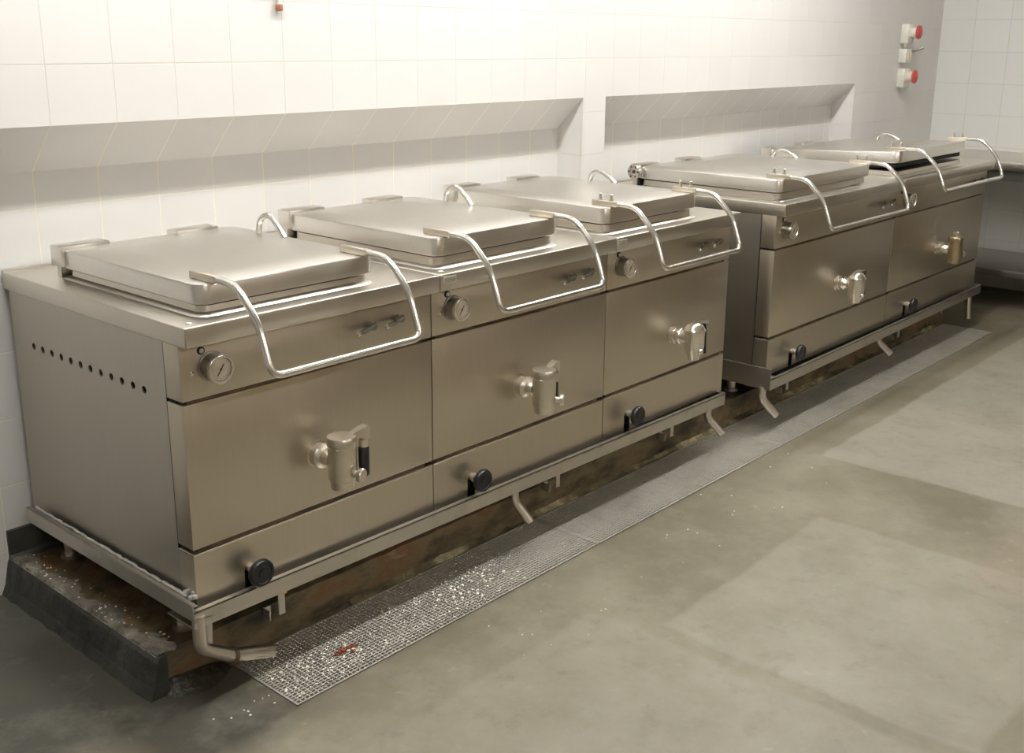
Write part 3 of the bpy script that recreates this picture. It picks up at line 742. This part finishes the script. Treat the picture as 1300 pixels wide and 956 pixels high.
f1 = frame(-.03, 2.405, 0.0, T - .699, T - .727,
      [(.268, -.742, -.846), (1.425, -.760, -.842), (2.123, -.765, -.848)],
      [([(-.010, .012, -.715), (-.012, .012, -.806), (.082, .022, -.872), (.205, .034, -.918)], [.0165, .0165, .0185, .0215]),
       ([(1.163, .028, -.745), (1.163, .028, -.800), (1.190, -.016, -.868)], .0145),
       ([(2.325, .028, -.765), (2.325, .028, -.815), (2.362, -.022, -.880)], .0155)],
      [(.06, .20), (.06, .80), (.80, .20), (.80, .80), (1.6, .20), (1.6, .80), (2.34, .20), (2.34, .80)],
      'gutter frame under the near three kettles, with a thick bent pipe at its corner', first=True)
# short tapered post under the near corner of the first frame
obj('corner_post', B().lathe((.050, .035, T - .738), (0, 0, -1), [(0, .020), (.030, .018), (.085, .016), (.088, .012)], 16), M['rail'], f1)
f2 = frame(2.690, 5.160, -.045, T - .728, T - .716,
      [(2.965, -.765, -.846), (4.162, -.762, -.842), (4.745, -.758, -.822)],
      [([(2.700, -.005, -.765), (2.702, -.005, -.818), (2.745, -.055, -.893)], .0175),
       ([(3.855, -.005, -.765), (3.855, -.005, -.800), (3.900, -.055, -.862)], .017),
       ([(5.065, -.015, -.755), (5.065, -.015, -.80), (5.062, -.025, -.900)], .0165)],
      [(2.80, .20), (2.80, .75), (3.9, .20), (3.9, .75), (5.05, .20), (5.05, .75)],
      'gutter frame under the far two kettles, with an upright pipe at its far end', side_back=.80)
st = obj('sticker', B().box(.303, .315, .058, .0595, T - .790, T - .778), M['yellow'], f1)

# ------------------------------------------------------------------ things on the wall
def mushroom(z0, z1, label, tiltx=0):
    e = empty('emergency_switch', label, 'switch', (5.70, YF, (z0 + z1) / 2 + T), 'red-buttoned wall switches')
    h = (z1 - z0) / 2
    obj('housing', B().box(-.045, .045, -.050, 0, -h, h, .006), M['switch'], e)
    obj('collar', B().lathe((0, -.048, .010), (0, -1, 0), [(0, .038), (.006, .038), (.008, .034), (.040, .032), (.042, .030)], 28), M['switch'], e)
    obj('button', B().lathe((0, -.088, .010), (0, -1, 0), [(0, .026), (.004, .040), (.010, .042), (.017, .040), (.022, .030), (.024, .001)], 28), M['red'], e)
    obj('cable_gland', B().lathe((-.012, -.025, -h), (0, 0, -1), [(0, .012), (.014, .011), (.015, .007), (.022, .007)], 14), M['switch'], e)
mushroom(.630, .748, 'upper red mushroom button in a cream housing on the tiled wall')
mushroom(.362, .478, 'lower red mushroom button in a cream housing on the tiled wall')
e = empty('toggle_switch', 'cream wall switch box with a metal lever, between the two red buttons', 'switch', (5.70, YF, .556 + T))
obj('housing', B().box(-.050, .040, -.052, 0, -.042, .042, .005), M['switch'], e)
b = B(); b.box(-.030, -.006, -.056, -.051, -.026, .026, .002); b.box(.004, .026, -.056, -.051, -.026, .026, .002)
obj('rocker', b, M['switch'], e)
b = B(); b.box(-.021, -.015, -.0575, -.0555, -.010, .012); b.box(.012, .018, -.0575, -.0555, -.010, .012)
obj('marking', b, M['yellow'], e)
b = B(); b.lathe((.034, -.048, .028), (0, -1, 0), [(0, .012), (.012, .010)], 16); b.tube([(.034, -.056, .028), (.052, -.080, .038), (.070, -.108, .050)], [.008, .007, .009], .01, 12)
obj('lever', b, M['lever'], e)
e = empty('capped_cable', 'short white wall cable ending in a brown cap, high above the near kettles', 'cable', (.885, YF, .76 + T))
obj('cable', B().tube([(0, -.012, .14), (0, -.012, .0), (0, -.014, -.032)], .0085, .01, 12), M['switch'], e)
obj('cap', B().lathe((0, -.013, -.026), (0, 0, -1), [(0, .010), (.002, .0115), (.018, .0115), (.020, .008), (.0205, .001)], 16), M['copper'], e)
obj('clip', B().box(-.012, .012, -.022, 0, .06, .07, .002), M['switch'], e)

# ------------------------------------------------------------------ work table along the right wall
tx0, tx1, ty0, ty1 = 5.60, XR - .004, -2.9, .775
wt = empty('work_table', 'long stainless work table with a lower shelf along the right-hand tiled wall', 'table', (5.95, -1.0, 0))
def off(b): return b
O_ = Vector((5.95, -1.0, 0))
def part(name, b, m):
    return obj(name, b, m, wt, origin=O_)
part('tabletop', B().box(tx0, tx1, ty0, ty1, T - .098, T - .048, .003), M['top'])
part('under_box', B().box(tx0 + .06, tx1 - .02, ty0 + .05, ty1 - .04, T - .165, T - .100), M['lever'])  # dark box below the tabletop, set back from its edges
part('shelf', B().box(tx0 + .01, tx1 - .004, ty0 + .02, ty1 - .01, T - .738, T - .698, .003), M['side'])
for lx in (tx0 + .05, tx1 - .06):
    for ly in (ty1 - .06, ty0 + .08):
        lg = B(); lg.box(lx - .02, lx + .02, ly - .02, ly + .02, .03, T - .738); lg.box(lx - .02, lx + .02, ly - .02, ly + .02, T - .698, T - .165)
        lg.lathe((lx, ly, .03), (0, 0, -1), [(0, .018), (.02, .018), (.021, .024), (.03, .024)], 16)
        part('leg', lg, M['rail'])

# ------------------------------------------------------------------ crumbs on and around the grates
def blobs(spots, sz):
    b = B(); bm = b.bm
    for (x, y, z) in spots:
        r = random.uniform(*sz)
        q = bmesh.new(); bmesh.ops.create_icosphere(q, subdivisions=1, radius=1)
        for v in q.verts: v.co = Vector((x, y, z)) + Vector((v.co.x * r * random.uniform(.7, 1.5), v.co.y * r * random.uniform(.7, 1.5), v.co.z * r * .6))
        b._join(q)
    return b
sp = []
for _ in range(170): sp.append((random.gauss(.82, .22), random.gauss(-.06, .05), .003))
for _ in range(90): sp.append((random.gauss(.30, .09), random.gauss(-.07, .045), .003))
for _ in range(60): sp.append((random.uniform(.15, 3.0), random.uniform(GY0, GY1), .003))
sp = [p for p in sp if GX0 < p[0] and GY0 + .005 < p[1] < GY1 - .003]
o = obj('bread_crumbs', blobs(sp, (.0018, .0045)), M['crumb']); tag(o, 'pale crumbs scattered over the near drain grates', 'crumbs', kind='stuff')
sp = [(.385 + random.gauss(0, .022), -.062 + random.gauss(0, .006), .004) for _ in range(26)]
o = obj('food_scrap', blobs(sp, (.003, .006)), M['scrap']); tag(o, 'reddish brown food scrap on the nearest drain grate', 'scrap')
sp = [(random.uniform(-.06, .12), random.uniform(-.12, .0), .001) for _ in range(9)] + [(random.uniform(.6, 2.6), random.uniform(-.5, -.2), .002) for _ in range(26)] + [(random.uniform(-.06, .0), random.uniform(.15, .9), PZ + .008) for _ in range(60)]
o = obj('floor_crumbs', blobs(sp, (.0012, .0034)), M['crumb']); tag(o, 'small pale specks on the floor and the stone kerb', 'crumbs', kind='stuff')

# ------------------------------------------------------------------ ceiling lights (out of the frame above)
cl = []
spots = [(x, -.13) for x in (.0, 1.85, 3.7)] + [(x, -4.4) for x in (-1.0, 2.6)]
pos = ['by the kettle wall, left of the near row', 'by the kettle wall, above the near row', 'by the kettle wall, above the far row', 'in the middle of the room, the left one', 'in the middle of the room, the right one']
c0 = None
for n, (x, y) in enumerate(spots):
    lb_ = 'ceiling light ' + pos[n]
    if c0 is None:
        c0 = empty('ceiling_light', lb_, 'light', (x, y, ZC), 'ceiling lights')
        b = B(); b.box(-.75, .75, -.11, .11, -.05, -.001); c1 = obj('housing', b, M['paint'], c0)
        b = B(); b.box(-.73, .73, -.06, .06, -.075, -.0505); c2 = obj('diffuser', b, M['lamp'], c0)
    else:
        c = c0.copy(); COL.objects.link(c); c.location = (x, y, ZC); c['label'] = lb_
        for ch in (c1, c2):
            d = ch.copy(); COL.objects.link(d); d.parent = c

# ------------------------------------------------------------------ camera
cx, cy, cz, yaw, pitch, roll, fpx = -1.29507, -2.13123, 0.63168 + T, 0.84647, 0.26772, 0.00787, 1392.215
fw = Vector((math.sin(yaw) * math.cos(pitch), math.cos(yaw) * math.cos(pitch), -math.sin(pitch)))
rt = Vector((math.cos(yaw), -math.sin(yaw), 0)); up = rt.cross(fw)
rt2 = rt * math.cos(roll) + up * math.sin(roll); up2 = rt2.cross(fw)
cam = bpy.data.cameras.new('camera'); co = bpy.data.objects.new('camera', cam); COL.objects.link(co)
mt = Matrix(((rt2.x, up2.x, -fw.x, cx), (rt2.y, up2.y, -fw.y, cy), (rt2.z, up2.z, -fw.z, cz), (0, 0, 0, 1)))
co.matrix_world = mt
cam.sensor_width = 36; cam.sensor_fit = 'HORIZONTAL'; cam.lens = fpx / 1300 * 36; cam.shift_y = -45 / 1300
cam.clip_start = 0.05; cam.clip_end = 100
SC.camera = co

w = bpy.data.worlds.new('world'); SC.world = w; w.use_nodes = True
w.node_tree.nodes['Background'].inputs[0].default_value = (0.9, 0.88, 0.85, 1); w.node_tree.nodes['Background'].inputs[1].default_value = 0.3
SC.cycles.use_adaptive_sampling = True; SC.cycles.adaptive_threshold = 0.025; SC.cycles.adaptive_min_samples = 48
SC.cycles.max_bounces = 7; SC.cycles.diffuse_bounces = 4; SC.cycles.glossy_bounces = 4; SC.cycles.sample_clamp_indirect = 8.0
SC.view_settings.view_transform = 'Standard'; SC.view_settings.look = 'None'; SC.view_settings.gamma = 1.0
SC.view_settings.use_curve_mapping = False
SC.view_settings.exposure = 0.30
